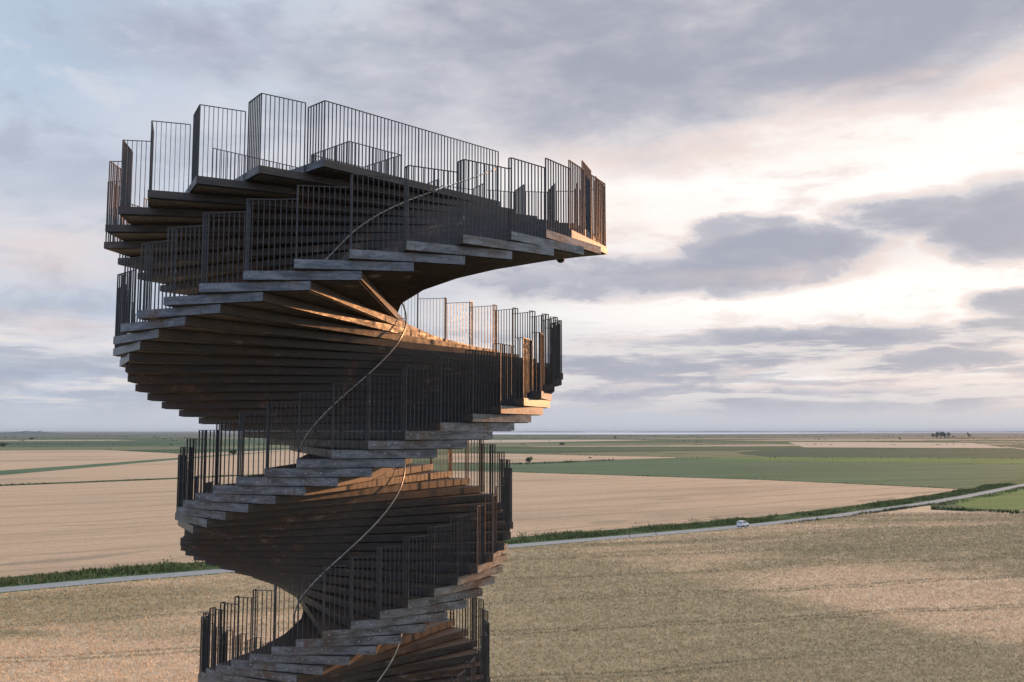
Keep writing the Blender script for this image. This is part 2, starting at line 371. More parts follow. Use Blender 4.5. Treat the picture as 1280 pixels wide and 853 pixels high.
# near wheat: everything on the tower's side of the road
near = [(q.x, q.y, 0) for q in offset_line(rc[:13], -3.4)]
e1 = G(1165, 637.5); e2 = G(1290, 644); e3 = G(1500, 655)
poly = near+[(e1.x, e1.y, 0), (e2.x, e2.y, 0), (e3.x, e3.y, 0), (420, -120, 0), (60, -160, 0), (-260, -150, 0), (-420, 0, 0)]
field('near_wheat_field', poly, 0.03, M['wheat_near'], raw=True)
ribbon('road', rc, -2.6, 2.6, 0.06, M['road'])
ribbon('road_verge', rc, 2.5, 14.5, 0.045, M['verge'])
ribbon('road_verge', rc, -3.6, -2.5, 0.045, M['verge'])
# far wheat, both sides of the tower
fw = [(q.x, q.y, 0) for q in offset_line(rc[:13], 13.5)]
tip = G(1205, 612); 
top = [G(1100, 607), G(960, 600.5), G(800, 595.5), G(640, 590.5), G(440, 586.0), G(360, 583), G(225, 598), G(0, 607), G(-300, 621), G(-600, 650)]
poly = fw+[(q.x, q.y, 0) for q in [tip]+top]
field('far_wheat_field', poly, 0.035, M['wheat_far'], raw=True)
field('left_wheat_field', [(-500, 634), (0, 606), (225, 597), (420, 587), (420, 560), (225, 567.5), (130, 562.5), (0, 563.5), (-500, 566)], 0.02, M['wheat_far'])
field('green_strip', [(-400, 620), (0, 594.5), (90, 586.5), (225, 574.5), (380, 562), (225, 572.3), (90, 582.5), (0, 588.5), (-400, 606)], 0.06, M['green'])
field('ditch_bank', [(-400, 626), (0, 608), (225, 599), (400, 590.5), (400, 589.5), (225, 597.3), (0, 606.2), (-400, 622)], 0.09, M['verge'])
field('green_field', [(1212, 611.5), (1100, 606.3), (960, 600), (800, 595), (640, 590), (440, 585), (600, 580), (690, 579.5), (780, 575), (850, 573), (960, 572.5), (1280, 577), (1500, 581), (1500, 571), (1330, 594), (1260, 606)][:13]+[(1420, 580), (1340, 593), (1280, 603.5)], 0.03, M['green'])
field('light_green_strip', [(850, 573), (960, 571.5), (1280, 573.5), (1600, 577), (1600, 585), (1280, 580.5), (960, 576.5)], 0.10, M['meadow'])
field('dark_green_field', [(985, 560.5), (1280, 562), (1700, 563), (1700, 577), (1280, 573.7), (960, 571.5), (920, 566)], 0.07, M['green_dark'])
field('stubble_field', [(985, 553), (1060, 552.8), (1215, 554), (1262, 560.5), (1150, 560), (1005, 559.5)], 0.10, M['stubble'])
field('stubble_field', [(560, 578.5), (640, 579), (700, 577), (845, 572.6), (845, 571.8), (700, 569), (640, 567.5), (560, 567)], 0.06, M['wheat_far'])
field('stubble_field', [(560, 550.5), (650, 550), (760, 549.8), (825, 550.3), (700, 552.5), (640, 553.5), (560, 554)], 0.10, M['stubble'])
field('meadow', [(1188, 628), (1240, 617), (1300, 606.5), (1380, 592), (1480, 600), (1500, 650), (1290, 639), (1210, 636)], 0.05, M['meadow'])
field('field_road', [(1258, 558.5), (1290, 562.6), (1290, 563.2), (1252, 559)], 0.15, M['stubble'])
# the sea and the shore beyond
field('sea', [(560, 543.2), (820, 543.4), (980, 542.6), (1100, 541.6), (1290, 541.4), (1600, 541.4), (1600, 539.9), (560, 539.9)], 0.4, M['sea'])
b = MB(); rnd = random.Random(3)
m_h = flat('shore_hills', (0.10, 0.12, 0.10), 0.95)
def ridge(x0, x1, d, hmax, seed, base=0.45, step=6):
    xs = list(range(int(x0), int(x1)+1, step)); top_, bot = [], []
    for x in xs:
        q = G(x, 539+26/d*F); dirn = Vector((q.x, q.y+D, 0)).normalized()
        hh = hmax*(base+0.55*noise.noise(Vector((x*0.018, seed, 0)))+0.25*noise.noise(Vector((x*0.11, seed, 3))))
        e = min(1, (x-x0)/40+.05, (x1-x)/40+.05)
        top_.append((q, dirn, max(2, hh*e)))
    for i in range(len(xs)-1):
        (q0, d0, h0), (q1, d1, h1) = top_[i], top_[i+1]
        f0, f1 = q0-d0*h0*3, q1-d1*h1*3; k0, k1 = q0+d0*h0*5, q1+d1*h1*5
        b.quad([f0, f1, q1+Vector((0, 0, h1)), q0+Vector((0, 0, h0))]); b.quad([q0+Vector((0, 0, h0)), q1+Vector((0, 0, h1)), k1, k0])
ridge(520, 1500, 17000, 22, 1.3, 0.6)
ridge(-400, 90, 7500, 46, 4.3, 0.5)
tag(b.build('hills', m_h), kind='structure')

# haze over the marsh
hb = MB()
hx = 45000
hb.hexa([(-hx, -300, -1), (hx, -300, -1), (hx, hx, -1), (-hx, hx, -1)], [(-hx, -300, H+60), (hx, -300, H+60), (hx, hx, H+60), (-hx, hx, H+60)])
m = bpy.data.materials.new('haze'); m.use_nodes = True; nt = m.node_tree; nt.nodes.clear()
o_ = nt.nodes.new('ShaderNodeOutputMaterial'); vp = nt.nodes.new('ShaderNodeVolumePrincipled')
vp.inputs['Color'].default_value = (0.72, 0.86, 1.0, 1); vp.inputs['Density'].default_value = 0.000028; vp.inputs['Anisotropy'].default_value = 0.0
nt.links.new(vp.outputs[0], o_.inputs['Volume'])
hz = hb.build('haze', m); tag(hz, kind='stuff')

# ---------------------------------------------------------------- tower materials
def steel(name, ca, cb_, cr, rust, rough, metal=0.0):
    m, k, p = mat(name, rough, metal, 0.5); P = k.new('ShaderNodeTexCoord').outputs['Object']
    n1 = k.noise(P, 0.9, 6, 0.62, 0.6); n2 = k.noise(k.map(P, scale=(1, 1, 4.0)), 3.0, 6, 0.65, 0.4); n3 = k.noise(k.map(P, scale=(1, 1, .25)), 14, 4, 0.6)
    col = k.mix(k.rng(n2, .35, .65), ca, cb_)
    col = k.mix(k.rng(k.m('ADD', k.m('MULTIPLY', n1, .7), k.m('MULTIPLY', n3, .3)), rust-.09, rust+.09), col, cr)
    pale = k.rng(k.m('MULTIPLY', n2, n1), 0.33, 0.44)
    col = k.mix(k.m('MULTIPLY', pale, .5), col, (0.30, 0.31, 0.33))
    col = k.mix(1.0, col, k.mix(k.rng(k.noise(P, 38, 3, .7), .3, .7), (.85, .85, .85), (1.15, 1.15, 1.15)), 'MULTIPLY')
    k.put(p.inputs['Base Color'], col)
    k.put(p.inputs['Roughness'], k.rng(n2, .3, .7, rough-.1, rough+.12)); bump(k, p, n3, .25, .01)
    return m
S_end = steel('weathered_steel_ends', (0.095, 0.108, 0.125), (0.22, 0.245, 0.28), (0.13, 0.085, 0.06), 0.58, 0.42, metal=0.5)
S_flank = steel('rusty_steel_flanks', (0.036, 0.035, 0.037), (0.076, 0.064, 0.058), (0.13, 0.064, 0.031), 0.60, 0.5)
S_under = steel('shaded_soffit_steel', (0.010, 0.009, 0.009), (0.020, 0.016, 0.014), (0.028, 0.019, 0.014), 0.55, 0.6)  # same steel, with the shade beneath each beam put into a near-black colour
S_tread = steel('tread_steel', (0.075, 0.052, 0.040), (0.12, 0.08, 0.055), (0.07, 0.055, 0.045), 0.58, 0.6)
S_rail = steel('railing_steel', (0.030, 0.034, 0.040), (0.060, 0.065, 0.075), (0.055, 0.042, 0.034), 0.60, 0.45)
S_bolt = flat('bolt_heads', (0.42, 0.43, 0.44), 0.4, 0.3)
S_hand = flat('polished_handrail', (0.66, 0.64, 0.62), 0.3, 0.6, 0.5)
S_black = flat('black_plastic', (0.02, 0.02, 0.022), 0.4)

# ---------------------------------------------------------------- the tower
Z0 = H+5.29; RISE = 0.171; THK = 0.154
def ip(x, X, Y):
    if x <= X[0]: return Y[0]
    for i in range(len(X)-1):
        if x <= X[i+1]: return Y[i]+(Y[i+1]-Y[i])*(x-X[i])/(X[i+1]-X[i])
    return Y[-1]
KN = [0, 1, 2, 3, 4, 5, 6, 8, 9, 10, 11, 12, 13, 14, 15, 17, 20, 26, 33, 40, 47, 55, 75, 110, 190]
KA = [2.46, 3.15, 3.85, 4.45, 4.89, 5.25, 5.56, 5.84, 5.96, 6.02, 6.04, 5.94, 5.85, 5.78, 5.68, 5.47, 5.09, 4.47, 4.00, 3.65, 3.40, 3.05, 2.95, 3.0, 3.4]
KNB = [0, 1, 2, 3, 5, 8, 14, 33, 190]
KB = [2.30, 2.04, 1.80, 1.60, 1.28, 1.03, 1.01, 1.00, 1.00]
def A(n): return ip(n, KN, KA)
def B(n): return ip(n, KNB, KB)
def AZ(n): return R_(215.6-8.99*n+ip(n, [7, 9, 10, 11, 12, 14, 17, 20], [.3, .7, .95, .5, .3, .25, .6, 0]))
def W(n, end, s, l):
    """plan point: s metres out along end 0/1 of step n, l metres to its leading side"""
    a = AZ(n)+math.pi*end
    return (s*math.cos(a)-l*math.sin(a), s*math.sin(a)+l*math.cos(a))
def inside(n, x, y, mg=0.0):
    a = AZ(n); s = x*math.cos(a)+y*math.sin(a); l = -x*math.sin(a)+y*math.cos(a)
    return abs(s) < A(n)-mg and abs(l) < B(n)-mg
def top(n): return Z0-RISE*n+ip(n, [0, 4, 8], [.08, .075, 0])
NST = int((Z0-0.3)/RISE)
def add_step(b, n):
    a, bb, z = A(n), B(n), top(n)
    c = [W(n, 0, a, bb), W(n, 0, -a, bb), W(n, 0, -a, -bb), W(n, 0, a, -bb)]
    # order counter-clockwise
    ar = sum(c[i][0]*c[(i+1) % 4][1]-c[(i+1) % 4][0]*c[i][1] for i in range(4))
    sides = (1, 0, 1, 0)
    if ar < 0: c = [c[0], c[3], c[2], c[1]]; sides = (0, 1, 0, 1)
    e = 0.006
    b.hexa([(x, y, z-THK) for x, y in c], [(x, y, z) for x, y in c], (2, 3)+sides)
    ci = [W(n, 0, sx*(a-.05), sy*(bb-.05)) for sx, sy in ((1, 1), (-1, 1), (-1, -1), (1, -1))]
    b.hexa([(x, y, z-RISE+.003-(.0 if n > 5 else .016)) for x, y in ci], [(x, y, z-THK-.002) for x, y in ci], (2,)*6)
    # closing plates: thin weld seams across the end face, and bolt heads
    for end in (0, 1):
        rn = random.Random(n*2+end)
        a_ = AZ(n)+math.pi*end; nx, ny = math.cos(a_), math.sin(a_)
        strong = 26 <= n <= 60
        if strong or rn.random() < .25:
            l = -bb+0.12
            while l < bb-0.05:
                zc = z-THK*0.5+rn.uniform(-.025, .035); r = rn.choice((.011, .013, .016))
                x, y = W(n, end, a+0.004, l)
                pts = [(x-ny*r*math.cos(q), y+nx*r*math.cos(q), zc+r*math.sin(q)) for q in [j*math.pi/3 for j in range(6)]]
                b.quad(pts, 4)
                l += rn.uniform(.14, .36) if strong else rn.uniform(.4, 1.2)
def rail_h(n): return ip(n, [0, 1, 10, 13, 15, 33, 50], [1.20, 1.47, 1.37, 1.31, 1.26, 1.24, 1.20])
def add_fence(b, p, q, z, h, first=True, last=True):
    """row of flat vertical bars with a flat top rail, from plan point p to q"""
    p = Vector((*p, 0)); q = Vector((*q, 0)); L = (q-p).length
    if L < 0.03: return
    ax = (q-p)/L; nn = max(1, round(L/0.092))
    b.bar(p+Vector((0, 0, z+h-.006)), q+Vector((0, 0, z+h-.006)), .028, .012, ax.cross(Vector((0, 0, 1))))
    for i in range(nn+1):
        c = p+ax*(L*i/nn)
        wd = .018 if i in (0, nn) else .0105
        b.bar(c+Vector((0, 0, z-.002)), c+Vector((0, 0, z+h-.012)), wd, .024, ax)
def runs(n, end, kind, m=140):
    """pieces of one edge of step n that need a guard: not over the step below, not under the step above"""
    a, bb = A(n)-.03, B(n)-.03
    if kind == 'end': f = lambda t_: (a, -bb+2*bb*t_)
    elif kind == 'T': f = lambda t_: (0.7+(a-.7)*t_, -bb)
    else: f = lambda t_: (0.7+(a-.7)*t_, bb)
    if n == 0 and kind != 'end': f = (lambda t_: (a*t_, -bb)) if kind == 'T' else (lambda t_: (a*t_, bb))
    res, cur = [], None
    for i in range(m+1):
        t_ = i/m; s, l = f(t_); x, y = W(n, end, s, l)
        ok = not inside(n+1, x, y, .0)
        if n == 0 and kind != 'end': ok = True
        if n > 0 and inside(n-1, x, y): ok = False
        if kind == 'end' and n > 0 and not inside(n-1, x, y, 0) and not inside(n+1, x, y, 0): ok = True
        if ok: cur = [t_, t_] if cur is None else [cur[0], t_]
        elif cur: res.append(cur); cur = None
    if cur: res.append(cur)
    return [(W(n, end, *f(c[0])), W(n, end, *f(c[1])), c) for c in res if c[1]-c[0] > 0.002]
def panel_segments(n, end):
    segs = []
    a, bb = A(n)-.03, B(n)-.03
    if n <= 8:
        for kd in ('end', 'T', 'L'):
            for p_, q_, c in runs(n, end, kd):
                if n >= 6 and (kd == 'T' or (kd == 'end' and c[0] < .35)): continue
                segs.append((p_, q_))
        if n < 6 or (n == 6 and end == 1): return segs
    # trailing corner to where the next step's trailing side starts
    a1, b1 = A(n-1)-.03, B(n-1)-.03
    T0 = W(n, end, a, -bb)
    # intersection of this end line with the next step's trailing side line
    dth = AZ(n-1)-AZ(n)
    l = (-b1+a*math.sin(dth))/math.cos(dth)
    segs.append((T0, W(n, end, a, min(l+.0, bb))))
    if a1 < a-.01 and n > 7: segs.append((W(n, end, a, min(l, bb)), W(n-1, end, a1, -b1)))
    # return along the side to the end line of the step below
    a2 = A(n+1)-.03
    dt2 = AZ(n)-AZ(n+1); s2 = (a2-bb*math.sin(dt2))/math.cos(dt2)
    if a-s2 > .03: segs.append((T0, W(n, end, max(s2, a-.9), -bb)))
    return segs
tower = empty('observation_tower', (0, 0, 0))
tag(tower, 'tall twisting rusty steel lookout tower of stacked stair beams, widest at its top', 'tower')
SM = [S_end, S_flank, S_under, S_tread, S_bolt]
steps = []
for n_ in range(100):
    b = MB(); add_step(b, n_); steps.append(b.build('stair_step', SM, tower))
b = MB()
for n_ in range(100, NST): add_step(b, n_)
tag(b.build('stair_step', SM, tower), kind='stuff')
# guard panels
cands = []
for n_ in range(0, 74):
    for end in (0, 1):
        a_ = AZ(n_)+math.pi*end; x, y = A(n_)*math.cos(a_), A(n_)*math.sin(a_)
        hidden = (y > 0.5 and abs(x) < 2.3 and n_ > 6)
        py = 539-(top(n_)-H+1.2)*F/(D+y)
        score = F/(D+y)*(.2 if hidden else 1) if py < 853 else 0
        cands.append((score, n_, end))
cands.sort(key=lambda c: -c[0])
own = set((c[1], c[2]) for c in cands[:100])
rest = MB()
for n_ in range(0, NST-1):
    for end in (0, 1):
        chains = []
        for p_, q_ in panel_segments(n_, end):
            near_ = lambda a, b: math.hypot(a[0]-b[0], a[1]-b[1]) < .12
            hit = [c for c in chains if any(near_(a, b) for sg in c for a in sg for b in (p_, q_))]
            merged = [sg for c in hit for sg in c]+[(p_, q_)]
            chains = [c for c in chains if c not in hit]+[merged]
        for c in chains:
            mbx = MB() if (n_, end) in own else rest
            for p_, q_ in c: add_fence(mbx, p_, q_, top(n_), rail_h(n_))
            if (n_, end) in own and mbx.f: mbx.build('railing', S_rail, steps[n_])
tag(rest.build('railing', S_rail, tower), kind='stuff')
# square guard round the core on the top deck
b = MB(); hw = 0.74
cs = [W(0, 0, hw*i, hw*j) for i, j in ((-1, -1), (1, -1), (1, 1), (-1, 1))]
for i in range(4): add_fence(b, cs[i], cs[(i+1) % 4], Z0, 1.16)
b.build('core_railing', S_rail, tower)
# inner handrails, one per flight
PER = 2*RISE*20
def hand(phase):
    pts = []; zf = H+0.93                     # height at the front crossing (azimuth 270)
    for i in range(-int(zf/PER*72)-6, 400):
        azd = 270+phase+i*5.0; z = zf+i*5.0/360*PER
        if z < 1.2: continue
        if z > H+(6.12 if phase == 180 else 5.55): break
        r = 1.20
        if z > H+4.0: r = 1.20+2.25*((z-H-4.0)/2.08)**1.35; z += .28*max(0, (z-H-5.0)/1.08)**2
        pts.append((r*math.cos(R_(azd)), r*math.sin(R_(azd)), z))
    return pts
for ph in (0, 180):
    pts = hand(ph); b = MB(); b.tube(pts, .019, 8); ho = b.build('handrail', S_hand, tower, smooth=True)
    for i in range(8, len(pts)-1, 4):
        x, y, z = pts[i]; rr = math.hypot(x, y); ux, uy = x/rr, y/rr
        if z < H-5.6: continue
        br = MB(); br.bar((x, y, z-.02), (x-ux*.16, y-uy*.16, z-.05), .014, .03, (0, 0, 1))
        br.build('bracket', S_hand, ho)
# camera dome under the top flight
cx_, cy_ = W(9, 1, A(9)-.55, .35)
b = MB(); zt = top(9)-THK
b.tube([(cx_, cy_, zt), (cx_, cy_, zt-.05)], .10, 14); b.tube([(cx_, cy_, zt-.05), (cx_, cy_, zt-.15)], .065, 14)
b.tube([(cx_, cy_, zt-.15), (cx_, cy_, zt-.19), (cx_, cy_, zt-.22)], [.085, .075, .03], 14)
b.build('security_camera', S_black, tower)
# footing
b = MB(); b.tube([(0, 0, 0.02), (0, 0, 0.45)], 4.6, 48)
b.build('concrete_base', flat('concrete', (0.32, 0.31, 0.29)), tower)

# ---------------------------------------------------------------- vegetation
def leaf_mat(name, a, b_):
    m, k, p = mat(name, 0.8, 0, 0.2)
    oi = k.new('ShaderNodeNewGeometry'); rnd_ = oi.outputs['Random Per Island']
    k.put(p.inputs['Base Color'], k.mix(rnd_, a, b_)); return m
L_dark = leaf_mat('leaves_dark', (0.02, 0.04, 0.018), (0.06, 0.085, 0.035))
L_grass = leaf_mat('verge_grass', (0.055, 0.085, 0.024), (0.15, 0.18, 0.065))
L_dry = leaf_mat('dry_grass', (0.16, 0.15, 0.075), (0.30, 0.24, 0.13))
bark = flat('bark', (0.07, 0.055, 0.04), 0.9)
def tuft(b, x, y, z, h, w_, mi=0, n=4, rn=random):
    for _ in range(n):
        a = rn.uniform(0, 6.283); l = rn.uniform(.2, .6)*h; r = w_*rn.uniform(.1, .6)
        bx, by = x+r*math.cos(a*3), y+r*math.sin(a*3); ww = w_*rn.uniform(.08, .18)
        b.quad([(bx-ww*math.sin(a), by+ww*math.cos(a), z), (bx+ww*math.sin(a), by-ww*math.cos(a), z), (bx+l*math.cos(a), by+l*math.sin(a), z+h*rn.uniform(.6, 1.1))], mi)
def strip(name, pts, d0, d1, dens, hmin, hmax, mats, seed, dry=0.12, z=0.05, pat=0.05):
    rn = random.Random(seed); b = MB()
    for i in range(len(pts)-1):
        p, q = pts[i], pts[i+1]; L = (q-p).length; a = (q-p).normalized(); nrm = Vector((-a.y, a.x, 0))
        for _ in range(int(L*(abs(d1-d0))*dens)):
            s = rn.random()*L; d = rn.uniform(d0, d1); P = p+a*s+nrm*d
            nv = noise.noise(Vector((P.x*pat, P.y*pat, seed)))
            h = hmin+(hmax-hmin)*max(0, min(1, .5+1.1*nv))*rn.uniform(.6, 1)
            e = min(1, min(d-min(d0, d1), max(d0, d1)-d)/1.5+.35)
            tuft(b, P.x, P.y, z, h*e, .9*h, 1 if rn.random() < dry+max(0, -nv)*.5 else 0, 3, rn)
    o = b.build(name, mats); return tag(o, kind='stuff')
strip('roadside_grass', rc[:11], 3.2, 13.6, 3.6, .25, 1.25, [L_grass, L_dry], 1)
strip('roadside_grass', rc[10:15], 3.2, 12.0, 1.6, .5, 1.6, [L_grass, L_dry], 2)
strip('roadside_grass', rc[9:13], -5.0, -3.0, 2.0, .5, 1.6, [L_dark, L_grass], 3, 0.3)
strip('roadside_grass', rc[12:16], -9.0, -3.0, .7, .4, 1.4, [L_grass, L_dry], 4, 0.2)
strip('ditch_grass', [G(1165, 636.8), G(1215, 638.5), G(1290, 643)], -3.5, 2.0, 1.4, .5, 1.8, [L_dark, L_grass], 5)
strip('ditch_grass', [G(-60, 611), G(0, 607.6), G(225, 598.6), G(300, 595)], -2, 2.0, .8, .5, 1.5, [L_dark, L_dry], 6)
strip('ditch_grass', [G(640, 590.3), G(800, 595.2), G(960, 600.3), G(1100, 606.5), G(1205, 611.8)], -1.5, 1.5, .6, .4, 1.2, [L_dark, L_grass], 7)
strip('ditch_grass', [G(640, 581), G(690, 579.3), G(765, 575.6)], -4, 4, .15, .8, 2.6, [L_dark, L_grass], 8)

for sd_, (pa, w0, dn, hh) in enumerate([([(850, 573.2), (1000, 572.4), (1280, 574)], 5, .03, 2.2), ([(960, 577), (1120, 578.5), (1280, 581)], 3, .04, 1.4), ([(640, 567.3), (740, 569.6), (845, 571.8)], 5, .03, 2.0),
        ([(985, 561), (1130, 561.5), (1280, 562.5)], 8, .012, 3.2), ([(560, 554.5), (700, 553.3), (900, 552.4), (1280, 552)], 14, .006, 3.4), ([(-20, 563.6), (130, 562.4), (225, 567)], 6, .02, 2.4), ([(-20, 556), (120, 557), (230, 555)], 12, .008, 3.0)]):
    strip('ditch_grass', [G(*q) for q in pa], -w0, w0, dn, hh*.4, hh, [L_dark, L_grass], 40+sd_, .3)
bushes = MB(); rnb = random.Random(77)
for i in range(60):
    j = rnb.randrange(2, 13); t_ = rnb.random(); p_ = rc[j]+(rc[j+1]-rc[j])*t_; a = (rc[j+1]-rc[j]).normalized()
    p_ = p_+Vector((-a.y, a.x, 0))*rnb.uniform(5, 12); h = rnb.uniform(.9, 2.0)
    for _ in range(90):
        d = Vector((rnb.gauss(0, .5)*h, rnb.gauss(0, .45)*h, abs(rnb.gauss(0, .45))*h)); c = p_+d; u_ = Vector((rnb.gauss(0, 1), rnb.gauss(0, 1), rnb.gauss(0, 1))).normalized()*.16; w_ = u_.orthogonal()*.7
        c.z = max(.1, d.z); bushes.quad([c-u_, c-w_, c+u_, c+w_], rnb.randrange(2))
tag(bushes.build('roadside_scrub', [L_dark, L_grass]), kind='stuff')

def crown(b, x, y, z, r, h, n, rn, leaf):
    lob = [(x+rn.uniform(-.55, .55)*r, y+rn.uniform(-.55, .55)*r, z+h*rn.uniform(.25, .8), r*rn.uniform(.3, .55)) for _ in range(9)]
    for _ in range(n):
        X, Y, Z_, rr = rn.choice(lob)
        d = Vector((rn.gauss(0, 1), rn.gauss(0, 1), rn.gauss(0, 1))).normalized()*rr*rn.uniform(.5, 1.05)
        c = Vector((X, Y, Z_))+Vector((d.x, d.y, d.z*min(1.2, h/r/1.6)))
        if c.z < z: c.z = z+rn.random()*.3*h
        u_ = Vector((rn.gauss(0, 1), rn.gauss(0, 1), rn.gauss(0, 1))).normalized()*leaf; w_ = u_.orthogonal().normalized()*leaf*.6
        b.quad([c-u_, c-w_, c+u_, c+w_])
def tree(name, px, py, wpx, hpx, label, cat, group=None, nleaf=900, seed=0, trunk=True):
    q = G(px, py); d = math.hypot(q.x, q.y+D); s = d/F; rn = random.Random(seed)
    w_, h = wpx*s, hpx*s
    root = empty(name, (q.x, q.y, 0)); tag(root, label, cat, group)
    tb = MB(); hb_ = h*(.30 if trunk else .12)
    tb.tube([(0, 0, -.1), (w_*.02, 0, hb_), (0, w_*.03, h*.7)], [w_*.05, w_*.035, w_*.012], 7)
    for _ in range(5):
        a = rn.uniform(0, 6.28); tb.tube([(0, 0, hb_*rn.uniform(.7, 1.2)), (w_*.3*math.cos(a), w_*.3*math.sin(a), h*rn.uniform(.45, .75))], [w_*.025, w_*.008], 5)
    tb.build('trunk', bark, root)
    cb_ = MB(); crown(cb_, 0, 0, hb_*.5, w_/2, h-hb_*.5, nleaf, rn, w_*.055); cb_.build('crown', L_dark, root)
    return root
tree('tree', 662, 581, 10, 9.5, 'lone dark round tree on a ditch between fields, just right of the tower', 'tree', seed=1, nleaf=1400)
hx0 = [(1166, 5, 7), (1171, 7, 8), (1176, 7, 8.5), (1181, 7, 8), (1186, 5, 7)]
for i, (x, w_, h) in enumerate(hx0):
    tree('tree', x, 548.3, w_, h, 'dark tree in the tight clump of trees near the horizon', 'tree', 'clump of dark trees near the horizon', 600, 20+i)
tree('tree', 1211, 547.6, 5.5, 6, 'single small dark tree just right of the clump near the horizon', 'tree', nleaf=500, seed=31)
tree('bush', 703, 555.5+1, 9, 3.0, 'low wide dark bush in the green land right of the tower', 'bush', nleaf=400, seed=32, trunk=False)
tree('bush', 769, 548.5, 5, 3, 'tiny dark bush far out on the heath right of the tower', 'bush', nleaf=300, seed=33, trunk=False)
tree('bush', 1125, 550.5, 4, 4, 'small bush behind the long pale stubble field', 'bush', nleaf=300, seed=34, trunk=False)
tree('bush', 4, 558.8, 9, 4.5, 'dark bush at the left edge of the picture above the wheat', 'bush', nleaf=400, seed=35, trunk=False)
tree('bush', 39, 550, 6, 2.6, 'low dark bush on the heath near the left horizon', 'bush', nleaf=300, seed=36, trunk=False)
tree('bush', 738, 573.3, 5, 2.2, 'small low bush on the pale wheat wedge right of the lone tree', 'bush', nleaf=300, seed=38, trunk=False)
tree('bush', 291, 568, 13, 5, 'dark broad bush seen between the railings at the left of the tower', 'bush', nleaf=600, seed=39, trunk=False)
rn = random.Random(5)
b = MB()
for _ in range(150):
    x = rn.uniform(-20, 1300); y = rn.choice((546, 547.5, 549.5, 552, 556))+rn.uniform(-.6, .6)
    q = G(x, y); s = math.hypot(q.x, q.y)/F
    for j in range(rn.randint(1, 5)):
        crown(b, q.x+rn.uniform(-6, 6)*s, q.y+rn.uniform(-20, 20), 0, rn.uniform(.5, 1.4)*s, rn.uniform(.5, 1.1)*s, 26, rn, .35*s)
tag(b.build('far_scrub', L_dark), kind='stuff')

# upright ears and stalks of the near wheat, so that its grain stands up from the ground
rn = random.Random(11); b = MB()
fx, fy = math.sin(YAW), math.cos(YAW)
edge = offset_line(rc, -3.8)
def behind_road(x, y):
    for i in range(len(edge)-1):
        p_, q_ = edge[i], edge[i+1]
        if p_.x <= x < q_.x: return y > p_.y+(q_.y-p_.y)*(x-p_.x)/(q_.x-p_.x)
    return True
N_T = 0
while N_T < 110000:
    dep = 92+(rn.random()**1.35)*230
    lat = rn.uniform(-.62, .62)*dep
    x, y = fx*dep+fy*lat, -D+fy*dep-fx*lat
    N_T += 1
    if behind_road(x, y): continue
    if lat > 0 and math.hypot(x, y) > 235 and y > G(1165, 640).y-3: continue
    sz = .75+dep/230
    for _ in range(2):
        a = rn.uniform(0, 6.283); r = rn.uniform(.10, .22)*sz; h = rn.uniform(.10, .26)*sz
        bx, by = x+rn.uniform(-.5, .5), y+rn.uniform(-.5, .5)
        ap = (bx+rn.uniform(-.5, .5)*r, by+rn.uniform(-.5, .5)*r, h)
        i0 = len(b.v); b.v += [(bx+r*math.cos(a+j*2.0944), by+r*math.sin(a+j*2.0944), .031) for j in range(3)]+[ap]
        for j in range(3): b.f.append((i0+j, i0+(j+1) % 3, i0+3)); b.mi.append(0)
tag(b.build('wheat', M['wheat_ears']), kind='stuff')

# ---------------------------------------------------------------- small things far out
white = flat('white_paint', (0.75, 0.76, 0.78), 0.5); glassd = flat('dark_glass', (0.03, 0.035, 0.045), 0.08, 0, 0.6)
redb = flat('brick', (0.30, 0.12, 0.08)); roofm = flat('roof', (0.16, 0.10, 0.09))
def house(px, py, wpx, label, wall, group=None):
    q = G(px, py); s = math.hypot(q.x, q.y+D)/F; w_ = wpx*s; h = w_*.45; dd = w_*.6
    r = empty('farmhouse', (q.x, q.y, 0), -YAW*.5); tag(r, label, 'house', group)
    b = MB(); c = [(-w_/2, -dd/2), (w_/2, -dd/2), (w_/2, dd/2), (-w_/2, dd/2)]
    b.hexa([(x, y, 0) for x, y in c], [(x, y, h*.6) for x, y in c]); b.build('wall', wall, r)
    b = MB(); o = .4
    b.hexa([(x*1.06, y*1.1, h*.6+.02) for x, y in c], [(-w_*.5, -.1, h*1.2), (w_*.5, -.1, h*1.2), (w_*.5, .1, h*1.2), (-w_*.5, .1, h*1.2)])
    ro = b.build('roof', roofm, r)
    b = MB(); b.bar((w_*.2, 0, h*1.1), (w_*.2, 0, h*1.42), w_*.06, w_*.06, (1, 0, 0)); b.build('chimney', redb, ro)
    for x in (-.3, 0, .3):
        b = MB(); b.hexa([(x*w_-.5, -dd/2-.05, h*.2), (x*w_+.5, -dd/2-.05, h*.2), (x*w_+.5, -dd/2-.01, h*.2), (x*w_-.5, -dd/2-.01, h*.2)],
                         [(x*w_-.5, -dd/2-.05, h*.45), (x*w_+.5, -dd/2-.05, h*.45), (x*w_+.5, -dd/2-.01, h*.45), (x*w_-.5, -dd/2-.01, h*.45)]); b.build('window', glassd, r)
house(1192, 547, 3.0, 'small red brick farmhouse right beside the clump of dark trees', redb)
house(1076, 543.8, 1.8, 'tiny white house on the horizon, leftmost of the white houses by the shore', white)
house(1103, 544.4, 1.5, 'tiny white house on the horizon between the two other white houses', white)
house(1111, 544.6, 1.3, 'tiny white house on the horizon, rightmost of the white houses by the shore', white)

